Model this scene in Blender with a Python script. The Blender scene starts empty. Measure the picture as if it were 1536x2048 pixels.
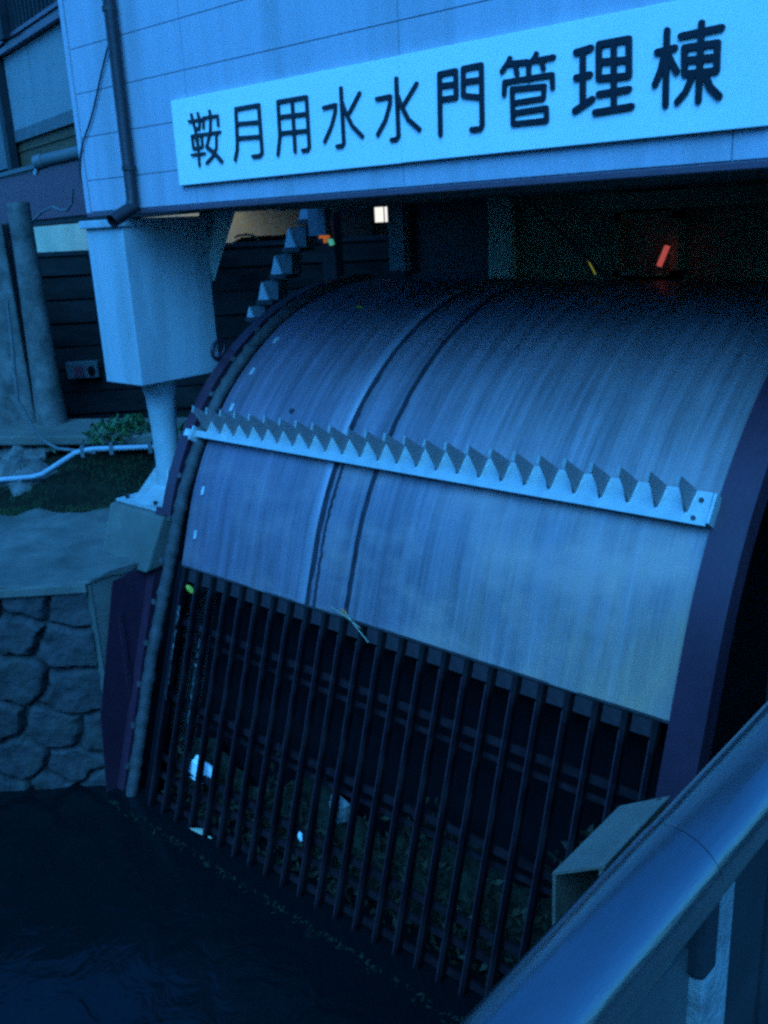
import bpy, math, random
from mathutils import Vector, Matrix, noise as MN
random.seed(7)
sc = bpy.context.scene
col = sc.collection
ZO = 4.55            # eye height over the water; coordinates below are written relative to the eye level
R = math.radians
TINT = (.058, .42, 1, 1); SKYS = .37; DENOISE = False; FW = 2.7

# ------------------------------------------------------------------ materials
def nt(name):
    m = bpy.data.materials.new(name); m.use_nodes = True
    t = m.node_tree; b = t.nodes['Principled BSDF']
    return m, t, b

def mat(name, c, rough=.6, metal=0, var=.25, scale=6, stretch=(1, 1, 1), bump=.15, bscale=None, dirt=None, dirt_amt=.5, spec=None):
    """base colour broken up by two noises, optional dirt colour, and a bump"""
    m, t, b = nt(name); N = t.nodes; L = t.links
    tc = N.new('ShaderNodeTexCoord'); mp = N.new('ShaderNodeMapping')
    mp.inputs['Scale'].default_value = stretch
    L.new(tc.outputs['Object'], mp.inputs['Vector'])
    n1 = N.new('ShaderNodeTexNoise'); n1.inputs['Scale'].default_value = scale; n1.inputs['Detail'].default_value = 8
    n1.inputs['Roughness'].default_value = .65
    L.new(mp.outputs[0], n1.inputs['Vector'])
    r1 = N.new('ShaderNodeMapRange'); r1.inputs['From Min'].default_value = .3; r1.inputs['From Max'].default_value = .7
    r1.inputs['To Min'].default_value = 1 - var; r1.inputs['To Max'].default_value = 1 + var
    L.new(n1.outputs['Fac'], r1.inputs['Value'])
    mx = N.new('ShaderNodeMix'); mx.data_type = 'RGBA'; mx.blend_type = 'MULTIPLY'; mx.inputs['Factor'].default_value = 1
    mx.inputs['A'].default_value = (*c, 1)
    L.new(r1.outputs[0], mx.inputs['B'])
    out = mx.outputs['Result']
    if dirt:
        n2 = N.new('ShaderNodeTexNoise'); n2.inputs['Scale'].default_value = scale * .35; n2.inputs['Detail'].default_value = 6
        L.new(mp.outputs[0], n2.inputs['Vector'])
        r2 = N.new('ShaderNodeMapRange'); r2.inputs['From Min'].default_value = .48; r2.inputs['From Max'].default_value = .68
        r2.inputs['To Max'].default_value = dirt_amt
        L.new(n2.outputs['Fac'], r2.inputs['Value'])
        m2 = N.new('ShaderNodeMix'); m2.data_type = 'RGBA'; m2.inputs['B'].default_value = (*dirt, 1)
        L.new(r2.outputs[0], m2.inputs['Factor']); L.new(out, m2.inputs['A']); out = m2.outputs['Result']
    L.new(out, b.inputs['Base Color'])
    b.inputs['Roughness'].default_value = rough; b.inputs['Metallic'].default_value = metal
    if spec is not None: b.inputs['Specular IOR Level'].default_value = spec
    if bump:
        n3 = N.new('ShaderNodeTexNoise'); n3.inputs['Scale'].default_value = bscale or scale * 5; n3.inputs['Detail'].default_value = 5
        L.new(mp.outputs[0], n3.inputs['Vector'])
        bp = N.new('ShaderNodeBump'); bp.inputs['Strength'].default_value = bump; bp.inputs['Distance'].default_value = .01
        L.new(n3.outputs['Fac'], bp.inputs['Height']); L.new(bp.outputs[0], b.inputs['Normal'])
    return m

def emis(name, c, s):
    m, t, b = nt(name)
    b.inputs['Base Color'].default_value = (*c, 1); b.inputs['Emission Color'].default_value = (*c, 1)
    b.inputs['Emission Strength'].default_value = s
    return m

def streak_mat():
    """stainless skin plate: run-down streaks follow the plate from top to bottom"""
    m, t, b = nt('brushed_plate'); N = t.nodes; L = t.links
    tc = N.new('ShaderNodeTexCoord')
    def noise(st, sc_, det=6, rg=.6):
        mp = N.new('ShaderNodeMapping'); mp.inputs['Scale'].default_value = st
        L.new(tc.outputs['Object'], mp.inputs['Vector'])
        n = N.new('ShaderNodeTexNoise'); n.inputs['Scale'].default_value = sc_; n.inputs['Detail'].default_value = det
        n.inputs['Roughness'].default_value = rg
        L.new(mp.outputs[0], n.inputs['Vector']); return n.outputs['Fac']
    a = noise((9, .35, .35), 1.6, 8, .7); bb = noise((48, .5, .5), 1.5, 4); c = noise((1.3, 1, 1), 1.1, 5)
    def mr(v, f0, f1, t0, t1):
        r = N.new('ShaderNodeMapRange'); r.inputs['From Min'].default_value = f0; r.inputs['From Max'].default_value = f1
        r.inputs['To Min'].default_value = t0; r.inputs['To Max'].default_value = t1; L.new(v, r.inputs['Value']); return r.outputs[0]
    def mth(op, x, y):
        q = N.new('ShaderNodeMath'); q.operation = op; L.new(x, q.inputs[0]); L.new(y, q.inputs[1]); return q.outputs[0]
    v = mth('MULTIPLY', mth('MULTIPLY', mr(a, .32, .68, .62, 1.22), mr(bb, .3, .7, .88, 1.12)), mr(c, .3, .7, .82, 1.15))
    mx = N.new('ShaderNodeMix'); mx.data_type = 'RGBA'; mx.blend_type = 'MULTIPLY'; mx.inputs['Factor'].default_value = 1
    mx.inputs['A'].default_value = PLATE; L.new(v, mx.inputs['B'])
    # skin darkened towards the left: light from the right painted into the colour
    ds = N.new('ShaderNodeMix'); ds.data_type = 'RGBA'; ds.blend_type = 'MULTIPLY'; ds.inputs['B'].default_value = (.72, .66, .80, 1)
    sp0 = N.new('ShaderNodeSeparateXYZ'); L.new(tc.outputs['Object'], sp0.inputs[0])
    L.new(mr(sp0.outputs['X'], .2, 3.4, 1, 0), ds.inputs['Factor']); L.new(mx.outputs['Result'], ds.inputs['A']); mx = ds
    st = N.new('ShaderNodeMix'); st.data_type = 'RGBA'; st.inputs['B'].default_value = (.80, .42, .22, 1)  # street-lamp reflection at the lower right, painted into the colour
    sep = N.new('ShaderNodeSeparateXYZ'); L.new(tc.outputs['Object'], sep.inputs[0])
    lamp_refl = mth('MULTIPLY', mr(sep.outputs['X'], 2.3, 4.1, 0, 1), mr(noise((3.5, .8, .8), 1.4, 4), .36, .62, .05, .6))
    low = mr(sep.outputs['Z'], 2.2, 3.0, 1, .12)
    lamp_refl = mth('MULTIPLY', lamp_refl, low)
    # cloudy pale patches where the water has dried
    cl = N.new('ShaderNodeMix'); cl.data_type = 'RGBA'; cl.inputs['B'].default_value = (.56, .34, .30, 1)
    cm = mth('MULTIPLY', mr(noise((1.1, 1, 1.9), 1.5, 5, .55), .46, .66, 0, .75), mr(sep.outputs['Z'], 2.6, 3.3, 1, .15))
    cm = mth('MULTIPLY', cm, mr(sep.outputs['X'], .4, 2.2, .35, 1))
    L.new(cm, cl.inputs['Factor']); L.new(mx.outputs['Result'], cl.inputs['A']); mx = cl
    L.new(lamp_refl, st.inputs['Factor']); L.new(mx.outputs['Result'], st.inputs['A'])
    L.new(st.outputs['Result'], b.inputs['Base Color'])
    b.inputs['Metallic'].default_value = .35; b.inputs['Roughness'].default_value = .5
    L.new(mr(a, .3, .7, .4, .58), b.inputs['Roughness'])
    bp = N.new('ShaderNodeBump'); bp.inputs['Strength'].default_value = .12; bp.inputs['Distance'].default_value = .01
    L.new(a, bp.inputs['Height']); L.new(bp.outputs[0], b.inputs['Normal'])
    return m
PLATE = (.31, .235, .25, 1)

M = dict(
    siding=mat('siding_white', (.44, .40, .455), .6, var=.08, scale=3, stretch=(3.5, 1, .35), bump=.08, dirt=(.32, .29, .31), dirt_amt=.6),
    sign=mat('sign_white', (.80, .84, .80), .35, var=.04, scale=2, bump=0, dirt=(.70, .73, .70), dirt_amt=.5),
    ink=mat('sign_ink', (.012, .012, .016), .4, var=.2, scale=8, bump=0),
    trim=mat('trim_brown', (.12, .06, .08), .5, var=.15, scale=8),
    pipe=mat('brown_pipe', (.035, .018, .022), .4, var=.2, scale=6),
    soffit=mat('soffit_board', (.28, .26, .2), .8, var=.3, scale=4),
    casing=mat('casing_white', (.45, .44, .46), .55, var=.08, scale=4, stretch=(2.5, 2.5, .4), bump=.06, dirt=(.31, .29, .29), dirt_amt=.65),
    shaft=mat('painted_steel', (.42, .42, .42), .5, var=.18, scale=6, dirt=(.2, .17, .13), dirt_amt=.5),
    purple=mat('oxide_paint', (.062, .016, .032), .5, var=.25, scale=5, dirt=(.07, .03, .04), dirt_amt=.6, stretch=(1, 1, .5)),
    bar=mat('rack_bar_paint', (.008, .003, .0045), .45, spec=.12, var=.5, scale=9, dirt=(.03, .02, .02), dirt_amt=.7),
    cross=mat('rack_cross_paint', (.026, .013, .016), .5, spec=.12, var=.5, scale=9),
    seal=mat('old_rubber', (.075, .055, .055), .7, var=.35, scale=14, bump=.5, dirt=(.04, .035, .03), dirt_amt=.6),
    litedge=mat('bar_edge_highlight', (.055, .024, .03), .5, spec=.2, var=.7, scale=7),  # paler paint for the light along the bar edges
    blockm=mat('head_block_paint', (.045, .028, .032), .6, spec=.12, var=.4, scale=9),
    black=mat('dark_gap', (.004, .003, .005), .8, spec=.12, var=.4, scale=5),
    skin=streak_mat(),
    rib=mat('plate_rib', (.30, .235, .27), .5, metal=.3, var=.15, scale=3, stretch=(3, .6, .6)),
    grime=mat('wet_grime', (.035, .03, .04), .5, spec=.12, var=.6, scale=7, stretch=(5, 1, 1)),
    galv=mat('galvanised', (.52, .52, .50), .42, metal=.35, var=.14, scale=10, bump=.08),
    galv_d=mat('galvanised_tab', (.30, .23, .23), .5, metal=.3, var=.16, scale=12, bump=.08),
    bolt=mat('bolt_steel', (.06, .05, .05), .5, metal=.5, var=.3, scale=20),
    clip=mat('clip_steel', (.6, .6, .58), .4, metal=.3, var=.2, scale=20),
    conc=mat('concrete', (.125, .11, .095), .85, var=.45, scale=2.2, bump=.5, bscale=40, dirt=(.06, .065, .05), dirt_amt=.75),
    conc_l=mat('concrete_light', (.14, .12, .10), .85, var=.3, scale=3, bump=.5, bscale=40, dirt=(.07, .07, .055), dirt_amt=.7),
    stone=mat('wall_stone', (.048, .038, .040), .85, var=.6, scale=7, bump=.8, bscale=36, dirt=(.045, .045, .035), dirt_amt=.7),
    bankw=mat('dark_boards', (.018, .016, .016), .8, spec=.12, var=.5, scale=2.5, stretch=(1, 1, 3), bump=.3),
    soil=mat('mossy_soil', (.014, .013, .008), .95, spec=.12, var=.6, scale=9, bump=.8, bscale=30),
    grass=mat('grass_blades', (.030, .055, .012), .7, var=.5, scale=12, bump=0),
    leafg=mat('shrub_leaf', (.035, .090, .022), .6, var=.5, scale=14, bump=0),
    road=mat('asphalt', (.05, .05, .05), .85, var=.3, scale=12, bump=.3),
    pole=mat('pole_concrete', (.13, .11, .10), .85, var=.65, scale=5, bump=.4, dirt=(.05, .05, .045), dirt_amt=.6),
    pvc=mat('pvc_grey', (.30, .32, .36), .45, var=.15, scale=10, bump=0),
    cable=mat('cable_black', (.02, .02, .022), .5, var=.2, scale=10, bump=0),
    cable_l=mat('cable_grey', (.12, .12, .12), .6, var=.3, scale=14, bump=0),
    hwall=mat('house_wall', (.22, .22, .22), .7, var=.1, scale=3, bump=.1),
    hwall2=mat('house_wall_side', (.10, .10, .10), .7, var=.15, scale=3),
    ochre=mat('ochre_board', (.10, .05, .02), .8, var=.3, scale=4, stretch=(1, 1, 4)),
    roof=mat('eave_paint', (.12, .03, .05), .6, var=.2, scale=4),
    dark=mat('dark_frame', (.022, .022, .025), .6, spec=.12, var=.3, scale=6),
    navy=mat('door_paint', (.05, .03, .045), .55, var=.25, scale=3),
    greenp=mat('panel_green_grey', (.30, .28, .14), .7, var=.3, scale=3),
    pillar=mat('pillar_grey', (.60, .55, .42), .7, var=.15, scale=4),
    beige=mat('beige_render', (.42, .40, .28), .85, var=.15, scale=1.5),
    car=mat('car_paint', (.02, .02, .022), .15, var=.1, scale=3, bump=0),
    glass=mat('dark_glass', (.01, .01, .012), .05, var=.1, scale=3, bump=0),
    step=mat('step_paint', (.42, .44, .46), .6, var=.12, scale=6),
    stepd=mat('step_tread', (.035, .03, .03), .7, var=.3, scale=6),
    rail=mat('rail_steel', (.24, .21, .21), .20, metal=.9, var=.14, scale=5, stretch=(3, .25, 3), bump=.05, bscale=60),
    railp=mat('rail_panel', (.085, .08, .08), .45, metal=.4, var=.2, scale=5),
    pale=mat('peeling_paint', (.20, .20, .20), .6, var=.5, scale=20, bump=.5, dirt=(.08, .08, .08), dirt_amt=.7),
    hood=mat('hood_steel', (.22, .15, .11), .6, var=.25, scale=8, bump=.2),
    yleaf=mat('yellow_leaf', (.55, .42, .03), .6, var=.3, scale=30, bump=0),
    oleaf=mat('orange_leaf', (.45, .14, .05), .6, var=.3, scale=30, bump=0),
    foam=mat('white_foam', (.95, .95, .97), .6, var=.08, scale=12, bump=.2),
    litter=mat('wet_litter', (.022, .024, .016), .7, spec=.12, var=.8, scale=14, bump=.6),
    litter2=mat('leaf_litter', (.045, .036, .022), .6, spec=.12, var=.8, scale=9, bump=0),
    straw=mat('dry_straw', (.5, .42, .28), .7, var=.2, scale=9, bump=0),
    winlit=emis('lit_window', (1, .97, .88), 1.0),
    orange=emis('lamp_orange', (.55, .14, .02), .5),
    green=emis('lamp_green', (.12, .6, .3), .35),
    red=emis('baton_red_glow', (.80, .13, .11), .5),  # baton is no lamp; slight emission stands in for its reflection
    yel=emis('yellow_rod_glow', (.55, .55, .05), .3),  # rod end is no lamp; emission added so it reads bright
    redbox=mat('box_red', (.22, .03, .05), .6, var=.2, scale=20, bump=0),
)

# ------------------------------------------------------------------ mesh helpers
class MB:
    def __init__(s): s.v = []; s.f = []; s.sm = False
    def add(s, vs, fs):
        o = len(s.v); s.v += [tuple(v) for v in vs]; s.f += [tuple(i + o for i in f) for f in fs]; return s
    def box(s, x0, x1, y0, y1, z0, z1):
        return s.add([(x, y, z) for x in (x0, x1) for y in (y0, y1) for z in (z0, z1)],
                     [(0, 1, 3, 2), (4, 6, 7, 5), (0, 4, 5, 1), (2, 3, 7, 6), (0, 2, 6, 4), (1, 5, 7, 3)])
    def obox(s, c, ax, hs):
        """oriented box: centre, three axes, three half sizes"""
        c = Vector(c); A = [Vector(a).normalized() * h for a, h in zip(ax, hs)]
        return s.add([c + A[0] * i + A[1] * j + A[2] * k for i in (-1, 1) for j in (-1, 1) for k in (-1, 1)],
                     [(0, 1, 3, 2), (4, 6, 7, 5), (0, 4, 5, 1), (2, 3, 7, 6), (0, 2, 6, 4), (1, 5, 7, 3)])
    def prism(s, poly, d):
        """closed polygon (3d points) pushed along vector d"""
        n = len(poly); d = Vector(d)
        vs = [Vector(p) for p in poly] + [Vector(p) + d for p in poly]
        return s.add(vs, [tuple(range(n - 1, -1, -1)), tuple(range(n, 2 * n))] + [(i, (i + 1) % n, (i + 1) % n + n, i + n) for i in range(n)])
    def tube(s, pts, r, seg=12, cap=True, hollow=None):
        pts = [Vector(p) for p in pts]; rs = r if isinstance(r, (list, tuple)) else [r] * len(pts)
        o = len(s.v); up = None
        for i, p in enumerate(pts):
            if i == 0: d = pts[1] - pts[0]
            elif i == len(pts) - 1: d = pts[-1] - pts[-2]
            else: d = (pts[i + 1] - p).normalized() + (p - pts[i - 1]).normalized()
            d.normalize()
            if up is None: up = Vector((0, 0, 1)) if abs(d.z) < .9 else Vector((1, 0, 0))
            a = d.cross(up).normalized(); b = a.cross(d).normalized(); up = b
            for k in range(seg):
                t = 2 * math.pi * k / seg
                s.v.append(tuple(p + (a * math.cos(t) + b * math.sin(t)) * rs[i]))
        for i in range(len(pts) - 1):
            for k in range(seg):
                k2 = (k + 1) % seg
                s.f.append((o + i * seg + k, o + i * seg + k2, o + (i + 1) * seg + k2, o + (i + 1) * seg + k))
        if cap:
            s.f.append(tuple(o + k for k in range(seg - 1, -1, -1))); s.f.append(tuple(o + (len(pts) - 1) * seg + k for k in range(seg)))
        s.sm = True
        return s
    def grid(s, fn, us, vs):
        o = len(s.v)
        for u in us:
            for v in vs: s.v.append(tuple(fn(u, v)))
        nv = len(vs)
        for i in range(len(us) - 1):
            for j in range(nv - 1):
                s.f.append((o + i * nv + j, o + (i + 1) * nv + j, o + (i + 1) * nv + j + 1, o + i * nv + j + 1))
        return s
    def build(s, name, m, parent=None, smooth=None, bevel=0):
        me = bpy.data.meshes.new(name)
        off = Vector(parent['_base']) if parent is not None else None
        if off is None:
            zs = [v[2] for v in s.v]; n = len(s.v)
            off = Vector((sum(v[0] for v in s.v) / n, sum(v[1] for v in s.v) / n, min(zs)))
        me.from_pydata([tuple(Vector(v) - off) for v in s.v], [], s.f)
        me.validate(); me.update()
        import bmesh
        bm = bmesh.new(); bm.from_mesh(me); bmesh.ops.recalc_face_normals(bm, faces=bm.faces)
        bm.to_mesh(me); bm.free()
        me.materials.append(m)
        if s.sm if smooth is None else smooth:
            for p in me.polygons: p.use_smooth = True
            try: me.set_sharp_from_angle(angle=R(40))
            except Exception: pass
        o = bpy.data.objects.new(name, me); col.objects.link(o)
        if parent is not None:
            top = parent
            o.parent = parent; o['_base'] = parent['_base']
            o.location = (0, 0, 0)
        else:
            o.location = off + Vector((0, 0, ZO)); o['_base'] = tuple(off)
        if bevel:
            b = o.modifiers.new('bevel', 'BEVEL'); b.width = bevel; b.segments = 2; b.limit_method = 'ANGLE'
        return o

def tag(o, label=None, cat=None, group=None, kind=None):
    if label: o['label'] = label
    if cat: o['category'] = cat
    if group: o['group'] = group
    if kind: o['kind'] = kind
    return o
def thing(name, base, label, cat, group=None):
    o = bpy.data.objects.new(name, None); col.objects.link(o)
    o.empty_display_size = .1
    o.location = (base[0], base[1], base[2] + ZO); o['_base'] = tuple(base)
    return tag(o, label, cat, group)
def box(*a): return MB().box(*a)
def tube(*a, **k): return MB().tube(*a, **k)
def cp(o, dx, parent=None):
    """copy of a part (and of its own parts) moved by dx"""
    c = o.copy(); col.objects.link(c); c.parent = parent or o.parent
    c.location = o.location + Vector(dx)
    for ch in list(o.children):
        k = ch.copy(); col.objects.link(k); k.parent = c
    return c

YF = 4.32
# ------------------------------------------------------------------ gatehouse
g = thing('gatehouse', (-6.86, YF, .15), 'white siding-clad water gate building raised over the channel, long sign on its front', 'building')
wm = MB()
X0, X1 = -6.86, .9
rows = [.185, .418, .733, 1.042, 1.354, 1.69, 2.0, 2.31, 2.62, 2.93, 3.24]
cols_ = [[-6.80, -5.455, -2.60, .9], [-6.80, -4.2, -1.684, .9]]
def cuts(i): return [-6.80, -5.455, -3.57, -1.684, .9]
for i in range(len(rows) - 1):
    cs = cuts(i)
    for a, b in zip(cs[:-1], cs[1:]):
        g_ = .003
        wm.box(a + g_, b - g_, YF, YF + .02, rows[i] + g_, rows[i + 1] - g_)
wm.box(X0 + .02, X1, YF + .012, YF + .12, .17, 3.24)
wm.build('front_wall', M['siding'], g)
box(X0, X0 + .055, YF - .008, YF + .10, .18, 3.24).build('corner_trim', M['siding'], g)
box(X0, X1, YF - .012, YF + .06, .146, .178).build('flashing', M['trim'], g, bevel=.004)
box(X0, X0 + .03, YF + .10, 9.6, .18, 3.24).build('side_wall', M['siding'], g)
box(X1 - .01, X1 + .12, YF, 9.6, .16, 3.24).build('side_wall', M['siding'], g)
box(X0, X1 + .12, 9.6, 9.72, .16, 3.24).build('rear_wall', M['siding'], g)
sf = MB().box(X0 + .01, X1, YF + .06, 9.6, .20, .30)
for i in range(9): sf.box(X0 + .01, X1, 4.55 + i * .6, 4.62 + i * .6, .15, .20)
sf.build('soffit', M['soffit'], g)
box(X0 - .3, X1 + .4, YF - .35, 10.0, 3.24, 3.36).build('roof', M['trim'], g)
# under the building: machine floor and back wall
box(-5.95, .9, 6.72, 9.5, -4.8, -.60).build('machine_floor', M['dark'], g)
box(-5.77, -4.85, 7.05, 7.15, -.60, .20).build('door', M['navy'], g)
box(-5.97, -5.78, 6.96, 7.12, -.45, .20).build('door_edge_panel', M['hwall'], g)
box(-4.84, -4.60, 6.98, 7.16, -.60, .20).build('pillar', M['pillar'], g, bevel=.01)
box(-4.60, -3.64, 7.06, 7.16, -.60, .20).build('wall_panel', M['greenp'], g)
w_ = MB().box(-3.64, -3.58, 7.0, 7.1, -.5, .0).box(-3.16, -3.10, 7.0, 7.1, -.5, .0).box(-3.64, -3.10, 7.0, 7.1, -.08, -.02).box(-3.64, -3.10, 7.0, 7.1, -.5, -.46)
fr = w_.build('window_frame', M['greenp'], g)
box(-3.58, -3.16, 7.06, 7.08, -.46, -.08).build('pane', M['greenp'], fr)
bm_ = MB().box(-3.66, .9, 6.5, 6.62, .03, .12).box(-3.66, .9, 6.55, 6.58, .0, .03)
bm_.build('crane_beam', M['greenp'], g)
box(-3.1, .9, 7.10, 7.2, -.6, .20).build('wall_panel', M['greenp'], g)
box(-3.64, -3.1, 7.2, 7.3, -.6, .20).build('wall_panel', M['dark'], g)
# dark boards standing in for the shadowy opening right of the gate
sd = MB()
for i in range(8): sd.box(-1.56 + i * .3, -1.56 + i * .3 + .292, 5.03 - .0, 5.08, -5.0, .15)
sd.box(-1.56, .9, 5.06, 5.16, -5.0, .15)
sd.build('shade_boards', mat('shade_board_dark', (.022, .013, .010), .75, var=.7, scale=5, stretch=(2, 1, .5), bump=.5), g)

# ------------------------------------------------------------------ sign
s = thing('name_board', (-3.55, YF, .31), 'long white name board with nine black Japanese characters on the front of the gatehouse', 'sign')
box(-5.595, -3.5555, YF - .035, YF - .003, .312, .862).build('panel', M['sign'], s, bevel=.003)
box(-3.5525, -1.52, YF - .035, YF - .003, .314, .864).build('panel', M['sign'], s, bevel=.003)
CH = {'an': [(0.0075, [(-5.408, 0.713), (-5.263, 0.714)]), (0.0075, [(-5.375, 0.754), (-5.367, 0.709), (-5.352, 0.667)]), (0.0075, [(-5.306, 0.754), (-5.293, 0.702), (-5.302, 0.666)]), (0.008, [(-5.352, 0.667), (-5.303, 0.659)]), (0.008, [(-5.352, 0.667), (-5.335, 0.584), (-5.342, 0.427)]), (0.008, [(-5.392, 0.619), (-5.291, 0.621), (-5.288, 0.543)]), (0.0075, [(-5.392, 0.619), (-5.387, 0.536)]), (0.0075, [(-5.387, 0.54), (-5.288, 0.543)]), (0.0075, [(-5.36, 0.623), (-5.338, 0.562)]), (0.0075, [(-5.413, 0.5), (-5.273, 0.501)]), (0.0075, [(-5.26, 0.658), (-5.249, 0.72), (-5.103, 0.719), (-5.106, 0.658)]), (0.0075, [(-5.182, 0.756), (-5.176, 0.719)]), (0.0075, [(-5.278, 0.62), (-5.094, 0.619)]), (0.008, [(-5.179, 0.698), (-5.193, 0.63), (-5.245, 0.539), (-5.168, 0.496), (-5.104, 0.436)]), (0.011, [(-5.245, 0.539), (-5.169, 0.492), (-5.104, 0.436)]), (0.0075, [(-5.131, 0.617), (-5.145, 0.524), (-5.19, 0.476), (-5.264, 0.436)])], 'getsu': [(0.0105, [(-4.966, 0.437), (-4.937, 0.496), (-4.929, 0.556), (-4.917, 0.739), (-4.697, 0.739), (-4.7, 0.459), (-4.719, 0.443), (-4.789, 0.443)]), (0.01, [(-4.924, 0.651), (-4.71, 0.641)]), (0.0105, [(-4.928, 0.565), (-4.715, 0.556)])], 'yo': [(0.01, [(-4.554, 0.435), (-4.524, 0.54), (-4.519, 0.738), (-4.269, 0.737), (-4.272, 0.456), (-4.289, 0.442), (-4.331, 0.442)]), (0.01, [(-4.514, 0.651), (-4.278, 0.645)]), (0.01, [(-4.515, 0.558), (-4.278, 0.551)]), (0.01, [(-4.393, 0.73), (-4.398, 0.441)])], 'sui1': [(0.0095, [(-4.131, 0.662), (-4.033, 0.668), (-4.04, 0.626), (-4.073, 0.559), (-4.139, 0.475)]), (0.01, [(-3.983, 0.751), (-3.983, 0.649), (-3.983, 0.456), (-3.994, 0.442), (-4.039, 0.441)]), (0.0095, [(-3.981, 0.678), (-3.959, 0.624), (-3.91, 0.543), (-3.834, 0.478)]), (0.0095, [(-3.839, 0.708), (-3.926, 0.614)])], 'sui2': [(0.01, [(-3.711, 0.663), (-3.611, 0.666), (-3.615, 0.627), (-3.653, 0.547), (-3.716, 0.476)]), (0.01, [(-3.563, 0.75), (-3.563, 0.632), (-3.563, 0.454), (-3.576, 0.441), (-3.615, 0.44)]), (0.0105, [(-3.563, 0.676), (-3.539, 0.619), (-3.489, 0.536), (-3.411, 0.476)]), (0.0095, [(-3.42, 0.708), (-3.508, 0.618)])], 'mon': [(0.012, [(-3.267, 0.437), (-3.263, 0.734), (-3.156, 0.737), (-3.156, 0.609), (-3.264, 0.611)]), (0.012, [(-3.256, 0.677), (-3.163, 0.674)]), (0.012, [(-2.993, 0.591), (-3.11, 0.613), (-3.107, 0.741), (-2.993, 0.743), (-2.992, 0.455), (-3.004, 0.441), (-3.06, 0.442)]), (0.012, [(-3.103, 0.678), (-2.994, 0.675)])], 'kan': [(0.011, [(-2.819, 0.75), (-2.827, 0.735), (-2.867, 0.696)]), (0.0115, [(-2.822, 0.726), (-2.718, 0.721)]), (0.0115, [(-2.79, 0.726), (-2.777, 0.672)]), (0.011, [(-2.665, 0.749), (-2.673, 0.734), (-2.708, 0.707)]), (0.011, [(-2.668, 0.72), (-2.568, 0.722)]), (0.011, [(-2.637, 0.718), (-2.625, 0.677)]), (0.0115, [(-2.71, 0.708), (-2.708, 0.639)]), (0.011, [(-2.854, 0.588), (-2.851, 0.645), (-2.575, 0.645), (-2.572, 0.587)]), (0.011, [(-2.802, 0.449), (-2.806, 0.607), (-2.619, 0.599), (-2.624, 0.545), (-2.801, 0.543)]), (0.0115, [(-2.802, 0.495), (-2.608, 0.499), (-2.605, 0.442), (-2.802, 0.445)])], 'ri': [(0.0135, [(-2.446, 0.725), (-2.367, 0.733)]), (0.0135, [(-2.444, 0.614), (-2.37, 0.619)]), (0.014, [(-2.447, 0.469), (-2.355, 0.51)]), (0.014, [(-2.41, 0.723), (-2.405, 0.494)]), (0.0135, [(-2.323, 0.596), (-2.326, 0.742), (-2.175, 0.743), (-2.169, 0.589), (-2.323, 0.596)]), (0.013, [(-2.319, 0.667), (-2.172, 0.657)]), (0.013, [(-2.25, 0.733), (-2.241, 0.457)]), (0.0135, [(-2.321, 0.528), (-2.167, 0.532)]), (0.0135, [(-2.339, 0.45), (-2.151, 0.457)])], 'to': [(0.013, [(-2.035, 0.668), (-1.952, 0.674)]), (0.013, [(-1.992, 0.749), (-1.985, 0.444)]), (0.0135, [(-2.0, 0.656), (-2.013, 0.594), (-2.039, 0.536)]), (0.013, [(-1.978, 0.64), (-1.939, 0.576)]), (0.013, [(-1.926, 0.717), (-1.745, 0.723)]), (0.013, [(-1.835, 0.754), (-1.832, 0.445)]), (0.013, [(-1.902, 0.567), (-1.908, 0.668), (-1.759, 0.666), (-1.757, 0.557), (-1.902, 0.562)]), (0.013, [(-1.9, 0.616), (-1.76, 0.612)]), (0.013, [(-1.866, 0.544), (-1.893, 0.488), (-1.93, 0.451)]), (0.014, [(-1.811, 0.55), (-1.782, 0.494), (-1.74, 0.453)])]}
order = ['an', 'getsu', 'yo', 'sui1', 'sui2', 'mon', 'kan', 'ri', 'to']
for k in order:
    m = MB(); j = 0
    for r_, pts in CH[k]:
        r_ = r_ * 1.12
        # densify corners a little so strokes keep their round ends
        for a, b in zip(pts[:-1], pts[1:]):
            d = Vector((b[0] - a[0], b[1] - a[1])); L_ = d.length or 1; d /= L_; n = Vector((-d.y, d.x)); y1 = YF - .0475 - j * .00003; j += 1
            poly = []
            for t in range(7):
                th = math.pi / 2 + math.pi * t / 6
                poly.append((a[0] + (d.x * math.cos(th) + n.x * math.sin(th)) * r_, y1, a[1] + (d.y * math.cos(th) + n.y * math.sin(th)) * r_))
            for t in range(7):
                th = -math.pi / 2 + math.pi * t / 6
                poly.append((b[0] + (d.x * math.cos(th) + n.x * math.sin(th)) * r_, y1, b[1] + (d.y * math.cos(th) + n.y * math.sin(th)) * r_))
            m.prism(poly, (0, .0135, 0))
    m.build('character', M['ink'], s)

# ------------------------------------------------------------------ downpipe and cable on the wall
d = thing('downpipe', (-6.14, YF - .06, .1), 'dark brown downpipe left of the sign, ending in an open spout', 'pipe')
MB().tube([(-6.135, YF - .06, 3.3), (-6.135, YF - .06, 1.4), (-6.145, YF - .06, .24), (-6.145, YF - .075, .20)], .045, 20).build('pipe', M['pipe'], d)
sp = MB().tube([(-6.145, YF - .04, .205), (-6.14, YF - .10, .175), (-6.13, 4.05, .098)], [.044, .05, .05], 20, cap=False)
sp.tube([(-6.145, YF - .08, .185), (-6.13, 4.052, .099)], [.038, .043], 20, cap=False)
sp.tube([(-6.13, 4.12, .12), (-6.13, 4.122, .121)], .042, 20)
sp.build('spout', M['pipe'], d)
for z in (.45, 1.5): 
    MB().tube([(-6.14, YF - .06, z), (-6.14, YF - .06, z + .03)], .052, 20).build('clamp', M['bolt'], d)
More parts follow.
